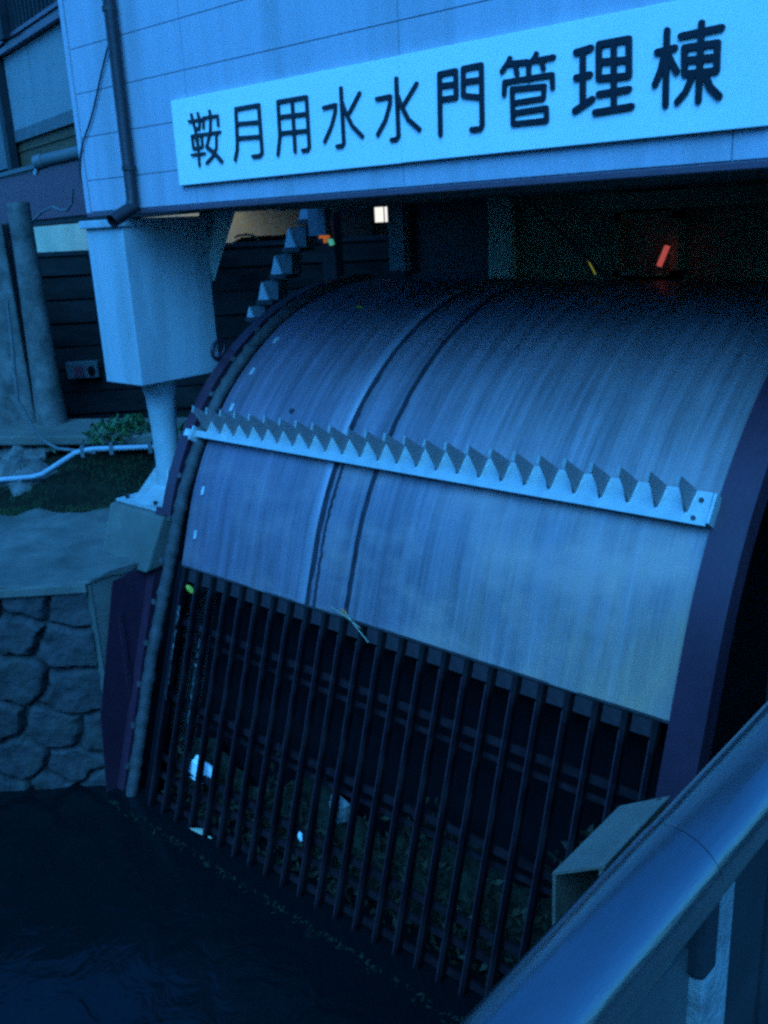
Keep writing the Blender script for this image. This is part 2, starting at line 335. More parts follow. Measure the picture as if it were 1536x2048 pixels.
c_ = tube([(-6.165, 4.26, 1.46), (-6.191, 4.300, 1.395), (-6.30, 4.303, 1.27), (-6.39, 4.303, 1.154), (-6.47, 4.303, 1.04), (-6.565, 4.303, .908), (-6.66, 4.303, .80), (-6.755, 4.303, .71), (-6.81, 4.302, .63), (-6.848, 4.302, .546), (-6.875, 4.31, .46), (-6.88, 4.36, .25)], .007, 8).build('wall_cable', M['cable'])
tag(c_, 'thin black cable drooping across the white siding from the downpipe to the wall corner', 'cable')

# ------------------------------------------------------------------ support column with casing
k = thing('support_column', (-6.66, 4.68, -2.25), 'white boxed support column with tapering steel foot under the gatehouse corner', 'column')
MB().box(-6.925, -6.415, YF + .004, 5.14, -1.18, .06).build('casing', M['casing'], k, bevel=.006)
MB().box(-6.965, -6.40, YF - .03, 5.16, .06, .12).build('cap', M['casing'], k, bevel=.008)
sh = MB().tube([(-6.69, 4.68, z) for z in (-1.18, -1.35, -1.6, -1.9, -2.12, -2.19, -2.235)], [.16, .128, .112, .108, .12, .21, .34], 28)
sh.build('shaft', M['shaft'], k)
bp_ = MB().box(-7.05, -6.40, 4.33, 5.03, -2.262, -2.238); bp_.build('base_plate', M['shaft'], k, bevel=.003)
for x in (-6.97, -6.55):
    for y in (4.40,):
        tube([(x, y, -2.238), (x, y, -2.20)], .018, 8).build('bolt', M['bolt'], k)
gp = MB()
for a in (0, 90, 180, 270):
    ca, sa = math.cos(R(a + 45)), math.sin(R(a + 45))
    P = Vector((-6.69, 4.68, 0))
    gp.prism([P + Vector((ca * .10, sa * .10, -1.95)), P + Vector((ca * .33, sa * .33, -2.235)), P + Vector((ca * .10, sa * .10, -2.235))], Vector((-sa * .012, ca * .012, 0)))
gp.build('gusset', M['shaft'], k)
o = MB().prism([(-7.09, 4.29, -2.265), (-6.38, 4.29, -2.265), (-6.38, 5.1, -2.265), (-7.09, 5.1, -2.265)], (0, 0, .001))
pl_ = MB(); top = [(-7.09, 4.29, -2.27), (-6.30, 4.29, -2.27), (-6.30, 5.15, -2.27), (-7.09, 5.15, -2.27)]
bot = [(-6.99, 4.05, -2.70), (-6.30, 4.05, -2.70), (-6.30, 5.25, -2.70), (-7.2, 5.25, -2.70)]
pl_.add(top + bot, [(0, 1, 2, 3), (4, 7, 6, 5), (0, 4, 5, 1), (1, 5, 6, 2), (2, 6, 7, 3), (3, 7, 4, 0)])
tag(pl_.build('plinth', M['conc_l'], bevel=.02), 'sloping concrete plinth carrying the foot of the white column', 'plinth')
br = thing('brace', (-6.45, 5.2, -.5), 'flat white diagonal brace rising from the boxed column to the soffit', 'brace')
MB().prism([(-6.45, 5.324, .195), (-6.45, 5.534, .195), (-6.45, 5.195, -.42), (-6.45, 5.14, -.16)], (-.05, 0, 0)).build('plate', M['sign'], br)
MB().prism([(-6.44, 5.28, .195), (-6.44, 5.324, .195), (-6.44, 5.165, -.2), (-6.44, 5.142, -.2)], (-.20, 0, 0)).build('flange', M['shaft'], br)

# ------------------------------------------------------------------ the curved gate
GR, YC, ZC, PH = 2.478, 6.705, -2.999, .3137
def prof(t, off=0):
    if t < PH:
        q = (PH - t) * GR
        y, z, n = YC - GR * math.cos(PH) - q * math.sin(PH), ZC + GR * math.sin(PH) - q * math.cos(PH), PH
    else: y, z, n = YC - GR * math.cos(t), ZC + GR * math.sin(t), t
    return y - math.cos(n) * off, z + math.sin(n) * off
def srf(x, t, off=0): y, z = prof(t, off); return (x, y, z)
XL, XR = -6.02, -1.79
def strip(x0, x1, t0, t1, off, th, n=40, nx=1, wave=None):
    """curved plate following the gate profile, with thickness"""
    m = MB(); ts = [t0 + (t1 - t0) * i / n for i in range(n + 1)]; xs = [x0 + (x1 - x0) * i / nx for i in range(nx + 1)]
    f = wave or (lambda x, t: 0)
    a = len(m.v)
    m.grid(lambda x, t: srf(x, t, off + f(x, t)), xs, ts)
    m.grid(lambda x, t: srf(x, t, off - th), xs, ts)
    N = len(ts); B = (nx + 1) * N
    for j in range(n):
        m.f.append((j, j + 1, B + j + 1, B + j)); e = nx * N
        m.f.append((e + j, e + j + 1, B + e + j + 1, B + e + j))
    for i in range(nx):
        m.f.append((i * N, (i + 1) * N, B + (i + 1) * N, B + i * N)); e = N - 1
        m.f.append((i * N + e, (i + 1) * N + e, B + (i + 1) * N + e, B + i * N + e))
    m.sm = True
    return m
G = thing('curved_gate', (-6.0, 4.0, -4.55), 'huge curved metal water gate with a toothed bar and a barred foot in the water', 'water gate')

def wv(x, t): return .006 * math.sin(x * 2.3 + 1) * math.sin(t * 2.1) + .003 * math.sin(x * 7.1)
def rag(x0, x1, t0, t1, off, th, amp, seed):
    """run-off grime strip: uneven ragged edges"""
    rr = random.Random(seed); m = MB(); n = 90; prev = 0
    ts = [t0 + (t1 - t0) * i / n for i in range(n + 1)]; w = []
    for i in range(n + 1):
        prev = prev * .7 + rr.uniform(-1, 1) * amp * .5; w.append((x0 + prev * .6, x1 + prev + rr.uniform(0, 1) * amp * .4))
    for i, t in enumerate(ts):
        a, b = w[i]
        m.v += [srf(a, t, off), srf(b, t, off)]
    for i in range(n): m.f.append((2 * i, 2 * i + 1, 2 * i + 3, 2 * i + 2))
    m.sm = True; return m
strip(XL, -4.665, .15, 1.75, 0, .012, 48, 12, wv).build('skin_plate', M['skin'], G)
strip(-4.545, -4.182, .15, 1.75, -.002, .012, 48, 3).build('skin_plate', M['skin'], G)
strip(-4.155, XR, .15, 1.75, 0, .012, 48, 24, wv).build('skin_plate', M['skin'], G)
rb = strip(-4.665, -4.575, .152, 1.74, .004, .016, 60, 6, lambda x, t: .012 * math.sin((x + 4.665) / .09 * math.pi)); rb.build('joint_cover', M['rib'], G)
rag(-4.572, -4.535, .152, 1.74, .0025, 0, .014, 3).build('joint_gap', M['grime'], G)
strip(-4.60, -4.13, .16, 1.72, -.014, .01, 48).build('joint_gap', M['grime'], G)
rag(-4.50, -4.480, .152, .62, .0035, 0, .012, 5).build('run_stain', M['grime'], G)
rag(-4.186, -4.150, .152, 1.74, .0075, 0, .012, 9).build('joint_gap', M['grime'], G)
# side flanges, rubber seal, dark slot
strip(-6.345, -6.225, .30, 1.70, .035, .14, 50).build('left_flange', M['purple'], G)
strip(-6.43, -6.325, -1.1, .32, .03, .14, 30).build('left_flange', M['purple'], G)
strip(XL - .40, XL - .06, -1.1, 1.7, -.15, .02, 50).build('slot_back', M['black'], G)
strip(XL - .075, XL - .005, -1.1, .16, -.02, .06, 20).build('slot_edge', M['black'], G)
pts = []; rads = []
for i in range(150):
    t = -.86 + i * (1.62 + .86) / 149
    u = max(0, min(1, (t + .2) / .7)); x = -6.235 + .125 * u
    x += .004 * math.sin(i * .9)
    pts.append(srf(x, t, .005)); rads.append(.052 + (.009 if i % 9 == 0 else 0) + .003 * math.sin(i * 2.1))
MB().tube(pts, rads, 14).build('rubber_seal', M['seal'], G)
for i in range(17):
    t = -.72 + i * .145
    u = max(0, min(1, (t + .2) / .7)); x = -6.235 + .125 * u - .045
    y, z = prof(t, .05)
    MB().obox((x, y, z), ((1, 0, 0), (0, math.cos(max(t, PH)), -math.sin(max(t, PH))), (0, math.sin(max(t, PH)), math.cos(max(t, PH)))), (.022, .02, .022)).build('seal_clamp', M['seal'], G, bevel=.004)
for i in range(6):
    t = .262 + i * .1465
    if i in (2,): continue
    y, z = prof(t, .008); a = max(t, PH)
    MB().obox((-5.896, y, z), ((1, 0, .12), (0, math.cos(a), -math.sin(a)), (0, math.sin(a), math.cos(a))), (.016, .007, .036)).build('clip', M['clip'], G, bevel=.003)
strip(XR + .004, XR + .195, -.30, 1.72, .03, .16, 60).build('right_flange', M['purple'], G)
strip(XR + .004, XR + .185, -1.1, -.30, .03, .16, 20).build('right_flange', M['purple'], G)
MB().prism([srf(XR + .195, -.02, .028), srf(XR + .195, -.10, .028), srf(XR + .30, -.10, .028), srf(XR + .26, -.03, .028)], (0, .03, 0)).build('gusset', M['purple'], G)
# lifting lug on the left flange
lg = MB(); N_ = 26
lc = Vector((-6.40, 5.13, -.985)); a1 = Vector((0, .62, .785)); a2 = Vector((0, -.785, .62))
pts = [lc + a1 * (.085 * math.cos(2 * math.pi * i / N_)) + a2 * (.06 * math.sin(2 * math.pi * i / N_)) for i in range(N_ + 1)]
lg.tube(pts, .014, 10, cap=False); lg.build('lifting_lug', M['purple'], G)
y, z = prof(.716, .004); tube([(-5.205, y + .01, z), (-5.205, y - .012, z + .008)], .022, 14).build('plug', M['bolt'], G)
# rack: bars, cross members, top blocks
hb0 = strip(-5.96 + .030, -5.96 + .148, .103, .143, -.012, .03, 3).build('head_block', M['blockm'], G)
for i in range(1, 23): cp(hb0, (.1783 * i, 0, 0))
strip(XL, XR, .146, .1525, .004, .02, 2).build('skin_edge', M['bolt'], G)
pitch = .1783; x0 = -5.96
def barm(x):
    m = strip(x - .017, x + .017, -1.15, .147, .022, .045, 14)
    return m
b0 = barm(x0).build('rack_bar', M['bar'], G)
strip(x0 - .019, x0 - .011, -1.15, .10, .025, .02, 14).build('edge_highlight', M['litedge'], b0)  # pale strip paints the lit left edge of each bar
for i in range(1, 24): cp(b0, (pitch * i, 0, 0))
for t, h, o_ in ((-.040, .010, -.062), (-.088, .007, -.11), (-.30, .010, -.062), (-.345, .007, -.11), (-.51, .010, -.062), (-.57, .009, -.062), (-.645, .009, -.04)):
    strip(XL + .01, XR - .01, t - h, t + h, o_, .03, 3).build('rack_crossbar', M['cross'], G)
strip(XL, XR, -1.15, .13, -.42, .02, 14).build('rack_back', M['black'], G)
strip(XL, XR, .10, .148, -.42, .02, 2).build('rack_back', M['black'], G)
# toothed bar
tb_y, tb_z = 4.555, -1.61
PHB = .60
cb, sb = math.cos(PHB), math.sin(PHB)
def tbp(x, h, o=0):       # h up along the strip, o out of the strip
    return (x, tb_y + .085 * h / .17 * 1.0 - o * cb, tb_z + h * .94 + o * sb)
tbar = MB()
T0 = -1.922; P_ = .1688; nT = 25
def quad_solid(m, pts, th=.005):
    a = [Vector(p) for p in pts]; n = (a[1] - a[0]).cross(a[2] - a[0]).normalized() * th
    m.prism(a, n)
lowH, hiH = .050, .172
xl_, xr_ = -6.02 - .10, XR - .005
xs_b = [T0 - P_ * i for i in range(nT)][::-1]
quad_solid(tbar, [tbp(xl_, 0), tbp(xr_, 0), tbp(xr_, lowH), tbp(xl_, lowH)])
prev = xl_ + .0
edges = []
for j, nb_ in enumerate(xs_b):
    nxt = xs_b[j + 1] if j + 1 < nT else None
    xa, xb = nb_ + .004, (nxt - .004 if nxt else xr_)
    ta = nb_ + .036; tb2 = (nxt - .062) if nxt else xr_
    quad_solid(tbar, [tbp(xa, lowH), tbp(xb, lowH), tbp(tb2, hiH), tbp(ta, hiH)])
tb = tbar.build('toothed_bar', M['galv'], G)
lip = MB(); quad_solid(lip, [tbp(xl_, 0.002), tbp(xr_, 0.002), (xr_, tb_y + .07, tb_z - .02), (xl_, tb_y + .07, tb_z - .02)]); lip.build('lower_lip', M['galv'], tb)
vt_ = Vector((-.022, -.165, .116)); vb_ = Vector((.0, -.178, .160))
def tooth(nb_):
    m = MB(); hb = Vector(tbp(nb_ + .014, lowH, .003)); ht = Vector(tbp(nb_ + .038, hiH, .003))
    tt = ht + vt_; bt = tt + Vector((-.010, -.006, -.052))
    quad_solid(m, [hb, ht, tt, bt], .004)
    return m, tt, bt
m, tt, bt = tooth(xs_b[0])
t0_ = m.build('tooth', M['galv_d'], tb)
fm = MB(); f_ = Vector((-.019, .004, .005)); quad_solid(fm, [bt, tt, tt + f_, bt + f_], .004); fn = MB(); quad_solid(fn, [Vector(tbp(xs_b[0] + .006, lowH - .016, .004)), Vector(tbp(xs_b[0] + .024, lowH - .014, .004)), Vector(tbp(xs_b[0] + .052, hiH - .01, .004)), Vector(tbp(xs_b[0] + .040, hiH, .004))], .004)
tip0 = fm.build('tooth_tip', M['galv'], tb); root0 = fn.build('tooth_root', M['clip'], tb)
for i in range(1, nT):
    cp(t0_, (P_ * i, 0, 0)); cp(tip0, (P_ * i, 0, 0)); cp(root0, (P_ * i, 0, 0))
for x, h in ((XR - .055, .125), (XR - .075, .03)):
    p = Vector(tbp(x, h)); tube([p, p + Vector((0, -cb, sb)) * .018], .013, 8).build('bolt', M['bolt'], tb)
eb = MB().obox(Vector(tbp(XR + .012, .09, -.02)), ((1, 0, 0), (0, cb, -sb), (0, sb, cb)), (.008, .04, .085)); eb.build('end_bracket', M['galv'], tb)
eb = MB().obox(Vector(tbp(-6.10, .015, -.0)), ((1, 0, 0), (0, cb, -sb), (0, sb, cb)), (.008, .05, .06)).obox(Vector(tbp(-6.20, .02, 0.0)), ((1, 0, 0), (0, cb, -sb), (0, sb, cb)), (.035, .012, .03)); eb.build('end_bracket', M['clip'], tb)

# ------------------------------------------------------------------ things caught on the gate and rack
def leaf(name, c, L_, w, m, label, ax=(1, 0, .3), up=(0, -.5, .85)):
    c = Vector(c); a = Vector(ax).normalized(); u = Vector(up).normalized(); b = a.cross(u).normalized()
    q = MB(); us = [i / 8 for i in range(9)]
    q.grid(lambda s_, t_: c + a * (s_ - .5) * L_ + b * (t_ * w * math.sin(math.pi * min(.97, max(.03, s_)))) + u * (.12 * L_ * math.sin(math.pi * s_) - .25 * w * t_ * t_), us, [-1, -.5, 0, .5, 1])
    return tag(q.build(name, M[m], smooth=True), label, 'leaf')
leaf('yellow_leaf', srf(-5.83, .085, .035), .10, .022, 'yleaf', 'small yellow leaf caught at the head of the rack, far left', (.5, .3, -.8))
leaf('orange_leaf', srf(-4.17, .165, .02), .08, .018, 'oleaf', 'small orange leaf stuck on the lower edge of the gate plate by the seam', (.5, .2, -.8))
leaf('fallen_leaf', srf(-5.36, 1.207, .01), .10, .02, 'yleaf', 'dull yellow-green leaf lying high on the dark curved plate', (1, 0, .1))
leaf('pale_leaf', (-5.31, 3.60, -4.535), .22, .03, 'straw', 'pale curled leaf floating at the foot of the rack bars', (1, .2, -.1), (0, 0, 1))
m = MB(); P0 = Vector(srf(-4.16, .165, .02)); P1 = Vector(srf(-4.0, .135, .05)); P2 = Vector(srf(-3.88, .11, .06)); m.tube([P0, P1, P2], [.003, .003, .002], 6)
m.tube([Vector(srf(-4.30, .17, .02)), Vector(srf(-4.1, .155, .045)), Vector(srf(-3.98, .14, .05))], .0025, 6)
tag(m.build('straw_stem', M['straw']), 'pale dry straw stems hanging over the plate edge above the rack', 'straw')
def lump(name, c, r, m_, label, cat, seed, sq=(1, 1, 1)):
    rr = random.Random(seed); q = MB(); nu, nv_ = 12, 8
    ph_ = [rr.uniform(0, 6) for _ in range(6)]
    def f(u, v):
        th, p = u * 2 * math.pi, (v - .5) * math.pi
        k_ = r * (1 + .18 * math.sin(3 * th + ph_[0]) * math.cos(p) + .12 * math.sin(5 * p + ph_[1] + th))
        return (c[0] + math.cos(p) * math.cos(th) * k_ * sq[0], c[1] + math.cos(p) * math.sin(th) * k_ * sq[1], c[2] + math.sin(p) * k_ * sq[2])
    q.grid(f, [i / nu for i in range(nu + 1)], [j / nv_ for j in range(nv_ + 1)])
    return tag(q.build(name, M[m_], smooth=True), label, cat)
lump('foam_scrap', srf(-5.55, -.50, -.12), .105, 'foam', 'bright white foam scrap trapped behind the two leftmost visible rack bars near the water', 'litter', 1, (1.35, .6, 1.1))
lump('plastic_scrap', srf(-4.06, -.40, -.12), .085, 'pale', 'greyish plastic scrap trapped behind the rack bars left of centre', 'litter', 2, (1, .7, 1.3))
lump('paper_scrap', srf(-4.24, -.50, .03), .03, 'foam', 'tiny white paper scrap low on the rack bars left of centre', 'litter', 5, (.7, .4, 1.3))
for x, t0, t1, lab in ((-5.62, -.02, -.34, 'tattered pale plastic strip caught along a rack bar near the left end'), (-5.93, .02, -.30, 'ragged grey plastic strip hanging beside the leftmost rack bars')):
    q = MB(); rr = random.Random(int(-x * 100)); n_ = 26; prev_ = None
    for i in range(n_ + 1):
        t = t0 + (t1 - t0) * i / n_; w_ = rr.uniform(.002, .011); dx = rr.uniform(-.005, .005)
        q.v += [srf(x + dx - w_, t, .035 + rr.uniform(0, .012)), srf(x + dx + w_, t, .035 + rr.uniform(0, .012))]
        if i: q.f.append((2 * i - 2, 2 * i - 1, 2 * i + 1, 2 * i))
    tag(q.build('plastic_strip', M['railp']), lab, 'litter')
# heaped wet leaves and twigs pushed against the rack
q = MB(); rr = random.Random(11)
for i in range(2600):
    x = rr.uniform(XL + .03, XR - .05); u = (x - XL) / (XR - XL)
    top_ = -.30 - .22 * (1 - u) + .10 * math.sin(x * 5) + .06 * math.sin(x * 13)
    t = rr.uniform(-.72, top_) 
    c = Vector(srf(x, t, -.10 - rr.random() * .16)); L_ = rr.uniform(.02, .055)
    a = Vector((rr.gauss(0, 1), rr.gauss(0, .6), rr.gauss(0, 1))).normalized(); b = a.cross(Vector((rr.gauss(0, .4), -1, rr.gauss(0, .5)))).normalized()
    q.add([c - a * L_, c + b * L_ * .4, c + a * L_, c - b * L_ * .4], [(0, 1, 2, 3)])
tag(q.build('drift_litter', M['litter2']), 'wet leaves and twigs packed behind the rack bars', 'leaf litter', kind='stuff')
q = MB().grid(lambda a, b: (lambda y, z: (XL + .02 + a * (XR - XL - .04), y, z))(*prof(-1.1 + b * (.62 + .15 * a + .05 * math.sin(a * 21)), -.30 - .03 * math.sin(a * 60) * math.sin(b * 11) + .02 * math.sin(a * 130 + b * 31))), [i / 140 for i in range(141)], [j / 24 for j in range(25)])
tag(q.build('litter_bank', M['litter'], smooth=True), 'sodden brown mass of leaves behind the rack', 'leaf litter', kind='stuff')
# litter line where the bars meet the water
q = MB()
for i in range(230):
    x = rr.uniform(-6.3, -2.2); y = prof(-.83)[0] - abs(rr.gauss(0, .035)) - .03
    L_ = rr.uniform(.008, .03); c = Vector((x, y, -4.545)); a = Vector((rr.gauss(0, 1), rr.gauss(0, 1), rr.gauss(0, .2))).normalized(); b = a.cross(Vector((0, 0, 1))).normalized()
    q.add([c - a * L_, c + b * L_ * .4, c + a * L_, c - b * L_ * .4], [(0, 1, 2, 3)])
tag(q.build('floating_litter', M['litter']), 'leaf scraps floating along the foot of the rack', 'leaf litter', kind='stuff')

# ------------------------------------------------------------------ left bank
W_ = Vector((.7249, .6889, 0)); NF = Vector((.6889, -.7249, 0)); PC = Vector((-6.438, 3.619, 0))
def bk(u, z, o=0): p = PC + W_ * u + NF * o; return (p.x, p.y, z)
seeds = [(-.567, -2.809), (-.156, -2.867), (-.70, -3.094), (-.28, -3.235), (-.76, -3.472), (-.255, -3.653), (-1.05, -3.897), (-.441, -4.001), (-.86, -4.25), (-.36, -4.33), (-.1, -4.06), (-.98, -2.83), (-1.15, -3.2), (-1.2, -3.55)]
rr = random.Random(4)
for i in range(9):
    for j in range(6): seeds.append((-1.45 - i * .42 + rr.uniform(-.08, .08) - (.2 if j % 2 else 0), -2.83 - j * .36 + rr.uniform(-.05, .05)))
for j in range(3): seeds.append((-.2 - j * .4, -4.62 + rr.uniform(-.04, .04))); seeds.append((-.15 - j * .45, -4.95))
def hsh(a): return math.sin(a * 127.1) * 43758.5 % 1
def stone_h(u, z):
    u2 = u + .05 * MN.noise(Vector((u * 4, z * 4, 3))) + .02 * MN.noise(Vector((u * 14, z * 14, 5))); z2 = z + .05 * MN.noise(Vector((u * 4, z * 4, 9))) + .02 * MN.noise(Vector((u * 14, z * 14, 11)))
    d = sorted((((u2 - s_[0]) * .86) ** 2 + ((z2 - s_[1]) * 1.12) ** 2, i) for i, s_ in enumerate(seeds))[:2]
    e = math.sqrt(d[1][0]) - math.sqrt(d[0][0]); i = d[0][1]
    h = min(1, max(0, e - .012 - .01 * MN.noise(Vector((u * 9, z * 9, 0)))) / .075); h = 1 - (1 - h) ** 2.2
    return h * (.07 + .03 * hsh(i)) + .022 * MN.fractal(Vector((u * 5, z * 5, i * 3.1)), 1, 2, 5) * h + .007 * MN.noise(Vector((u * 38, z * 38, i))) + (.02 * math.sin(i) * (u2 - seeds[i][0]) * 3 if i < 40 else 0)
us = [-4.4 + i * .016 for i in range(int(4.35 / .016) + 1)]; vs = [-5.1 + j * .016 for j in range(int(2.43 / .016) + 1)]
us[-1] = -.04
ws = MB().grid(lambda u, z: bk(u, z, stone_h(u, z) - .075 - (z + 5.1) * .0), us, vs)
qw = thing('stone_bank_wall', bk(-2, -5.1), 'river wall of rough rounded stones under a concrete cap at the left bank', 'stone wall')
ws.build('stone_facing', M['stone'], qw, smooth=True)
MB().prism([bk(-.045, -5.1, .0), bk(-.045, -2.66, 0), bk(.0, -2.66, 0), bk(.0, -5.1, 0)], tuple(-NF * .4)).build('corner_edge', M['conc'], qw)
MB().prism([(-6.45, 3.63, -5.1), (-6.445, 3.63, -2.655), (-6.445, 6.6, -2.655), (-6.45, 6.6, -5.1)], (-.5, 0, 0)).build('side_face', M['conc_l'], qw)
# concrete apron on top
def apf(u, v):
    base = PC + W_ * (-7.2 + u * 8.6) + NF * (.03 - v * 1.95)
    z = -2.65 + .03 * MN.fractal(Vector((base.x * 2.2, base.y * 2.2, 0)), 1, 2, 4) + .035 * v + (.10 * max(0, MN.noise(Vector((base.x * 3, base.y * 3, 4)))) if v > .9 else 0)
    if v == 0: z -= .02
    return (min(base.x, -6.43), base.y, z)
ap = MB().grid(apf, [i / 220 for i in range(221)], [0, .012, .03] + [.03 + j * .02425 for j in range(1, 41)])
ap.build('cap_slab', M['conc'], qw, smooth=True)
MB().prism([bk(-4.4, -2.668, .032), bk(-.03, -2.668, .032), bk(-.03, -2.75, .03), bk(-4.4, -2.75, .03)], tuple(-NF * .3)).build('cap_edge', M['conc_l'], qw, bevel=.012)
gp = thing('guide_plate', (-6.40, 3.7, -4.6), 'dark purple steel guide plate lining the bank beside the gate', 'steel plate')
MB().prism([(-6.43, 3.81, -2.72), (-6.43, 4.15, -2.68), (-6.43, 4.2, -5.2), (-6.43, 3.42, -5.2), (-6.43, 3.52, -3.83)], (.012, 0, 0)).build('plate', M['purple'], gp)
MB().box(-6.418, -6.40, 3.80, 3.84, -5.0, -3.0).build('stiffener', M['purple'], gp)

# grass slope, slab, dark board wall, road, far ground
def slope(u, v):
    b_ = PC + W_ * (-8 + u * 12) - NF * (1.85 + v * 3.2)
    return (b_.x, b_.y, -2.66 + .36 * min(1, v * 1.7) + .09 * MN.fractal(Vector((b_.x * 1.7, b_.y * 1.7, 2)), 1, 2, 4))
tag(MB().grid(slope, [i / 160 for i in range(161)], [j / 48 for j in range(49)]).build('mossy_bank', M['soil'], smooth=True), kind='structure')
q = MB(); rr = random.Random(5)
for i in range(14000):
    u = rr.uniform(.30, .75); v = rr.uniform(-.01, .42)
    if rr.random() < .3: v = abs(rr.gauss(0, .04))
    x, y, z = slope(u, v)
    if rr.random() > .5 + .5 * math.sin(x * 3.1) * math.sin(y * 4.3): continue
    h = rr.uniform(.02, .075); a = rr.uniform(0, 6.28); l = rr.uniform(-.03, .03)
    q.add([(x - .004 * math.cos(a), y - .004 * math.sin(a), z), (x + .004 * math.cos(a), y + .004 * math.sin(a), z), (x + l, y + l, z + h)], [(0, 1, 2)])
tag(q.build('grass', M['grass']), 'low grass and moss on the slope behind the concrete cap', 'grass', kind='stuff')
sl = MB(); A_ = Vector((-9.372, 5.235, 0)); B_ = Vector((-8.466, 5.793, 0)); dd = (B_ - A_).normalized(); nn = Vector((-dd.y, dd.x, 0))
a_, b_ = A_ - dd * 3.5, B_ + dd * 2.6
sl.prism([(a_.x, a_.y, -2.11), (b_.x, b_.y, -2.11), ((b_ + nn * .95).x, (b_ + nn * .95).y, -2.11), ((a_ + nn * .95).x, (a_ + nn * .95).y, -2.11)], (0, 0, -.11))
tag(sl.build('ledge_slab', M['conc_l'], bevel=.02), 'weathered concrete ledge slab behind the grass strip', 'ledge')
BO = Vector((-11, 7, 0))
def bw(u, z, o=0): p = BO + W_ * u + NF * o; return (p.x, p.y, z)
bb = thing('board_wall', bw(0, -3), 'dark retaining wall of broad horizontal boards on the far bank', 'retaining wall')
m = MB()
for j in range(8):
    z0 = -2.62 + j * .305
    m.prism([bw(-3, z0 + .02, .03 + .02 * (j % 2)), bw(4.2, z0 + .02, .03 + .02 * (j % 2)), bw(4.2, z0 + .29, .03), bw(-3, z0 + .29, .03)], tuple(-NF * .1))
m.build('boards', M['bankw'], bb)
MB().prism([bw(-3, -3.2, 0), bw(4.2, -3.2, 0), bw(4.2, -.22, 0), bw(-3, -.22, 0)], tuple(-NF * .25)).build('backing', M['dark'], bb)
MB().prism([bw(-3, -.22, .06), bw(4.2, -.22, .06), bw(4.2, -.17, .06), bw(-3, -.17, .06)], tuple(-NF * .35)).build('coping', M['dark'], bb)
ub = thing('utility_box', bw(-.35, -1.82, .1), 'small grey box with a red and a black mark on the dark board wall', 'box')
MB().prism([bw(-.58, -1.80, .18), bw(-.16, -1.80, .18), bw(-.16, -1.585, .18), bw(-.58, -1.585, .18)], tuple(-NF * .12)).build('case', M['hwall2'], ub, bevel=.006)
MB().prism([bw(-.47, -1.78, .186), bw(-.35, -1.78, .186), bw(-.35, -1.64, .186), bw(-.47, -1.64, .186)], tuple(-NF * .005)).build('red_mark', M['redbox'], ub)
m = MB(); c0 = Vector(bw(-.25, -1.71, .186)); m.prism([c0 + W_ * (.05 * math.cos(i * .5236)) + Vector((0, 0, .07 * math.sin(i * .5236))) for i in range(12)], tuple(-NF * .005)); m.build('black_mark', M['black'], ub)
rd = MB().prism([(-60, 2, -1.55), (-10.6, 2, -1.55), bw(-3, -1.55, -.3), bw(4.2, -1.55, -.3), (-6, 9.9, -1.55), (40, 9.9, -1.55), (40, 70, -1.55), (-60, 70, -1.55)], (0, 0, -.3))
tag(rd.build('road', M['road']), kind='structure')
bp2 = MB().box(-13.2, .9, 9.3, 9.9, -3.4, -1.56)
tag(MB().box(-400, 400, -400, 400, -6.2, -6.0).build('ground', M['road']), kind='structure')
# utility pole, pipe, conduit, wires
pol = thing('concrete_pole', (-10.2, 5.6, -2.6), 'thick weathered concrete pole standing on the grassy bank below the brown eave', 'pole')
MB().tube([(-10.22, 5.57, -2.6), (-10.22, 5.57, -2.25), (-10.22, 5.57, -1.66), (-10.22, 5.57, -.31), (-10.22, 5.57, .4)], [.20, .19, .165, .13, .125], 20).build('shaft', M['pole'], pol)
MB().tube([(-10.22, 5.62, -2.75), (-10.22, 5.62, -2.3), (-10.22, 5.62, -2.22)], [.60, .47, .36], 9).build('footing', M['pole'], pol, bevel=.03)
pol2 = thing('concrete_post', (-10.9, 4.95, -2.7), 'pale concrete post at the left frame edge beside the thick pole', 'post')
MB().prism([(-10.4 + .7249 * u, 5.4 + .6889 * u, z) for u, z in ((-1.4, -2.8), (.06, -2.8), (.03, .2), (-1.4, .2))], (-.28, .26, 0)).build('shaft', M['pole'], pol2, bevel=.03)
pv = thing('water_pipe', (-8.8, 5.0, -2.6), 'pale plastic water pipe running along the grassy bank with an upward bend', 'pipe')
pp = [(-10.4, 3.5, -2.45), (-9.4, 4.43, -2.43), (-9.16, 4.66, -2.42), (-9.07, 4.74, -2.395), (-8.80, 5.0, -2.185), (-8.72, 5.07, -2.16), (-8.65, 5.15, -2.155), (-8.15, 5.62, -2.166), (-7.3, 6.42, -2.17)]
MB().tube(pp, .030, 12).build('pipe', M['pvc'], pv)
for x, y, z in ((-8.74, 5.06, -2.17), (-8.52, 5.27, -2.157), (-8.22, 5.55, -2.165), (-8.0, 5.76, -2.168)):
    MB().obox((x, y, z), (W_, NF, (0, 0, 1)), (.02, .036, .06)).build('clamp', M['cable_l'], pv)
cd = [(-9.51, 4.89, -.6), (-9.53, 4.88, -1.0), (-9.54, 4.86, -1.33), (-9.56, 4.85, -1.65), (-9.48, 4.92, -1.94), (-9.41, 4.98, -2.11), (-9.31, 5.08, -2.215), (-9.15, 5.22, -2.25), (-8.98, 5.35, -2.28)]
o = MB().tube(cd, [.016, .02, .02, .022, .022, .022, .022, .02, .02], 8).build('conduit', M['cable_l'])
tag(o, 'grey flexible conduit hanging down beside the thick concrete pole to the bank', 'conduit')
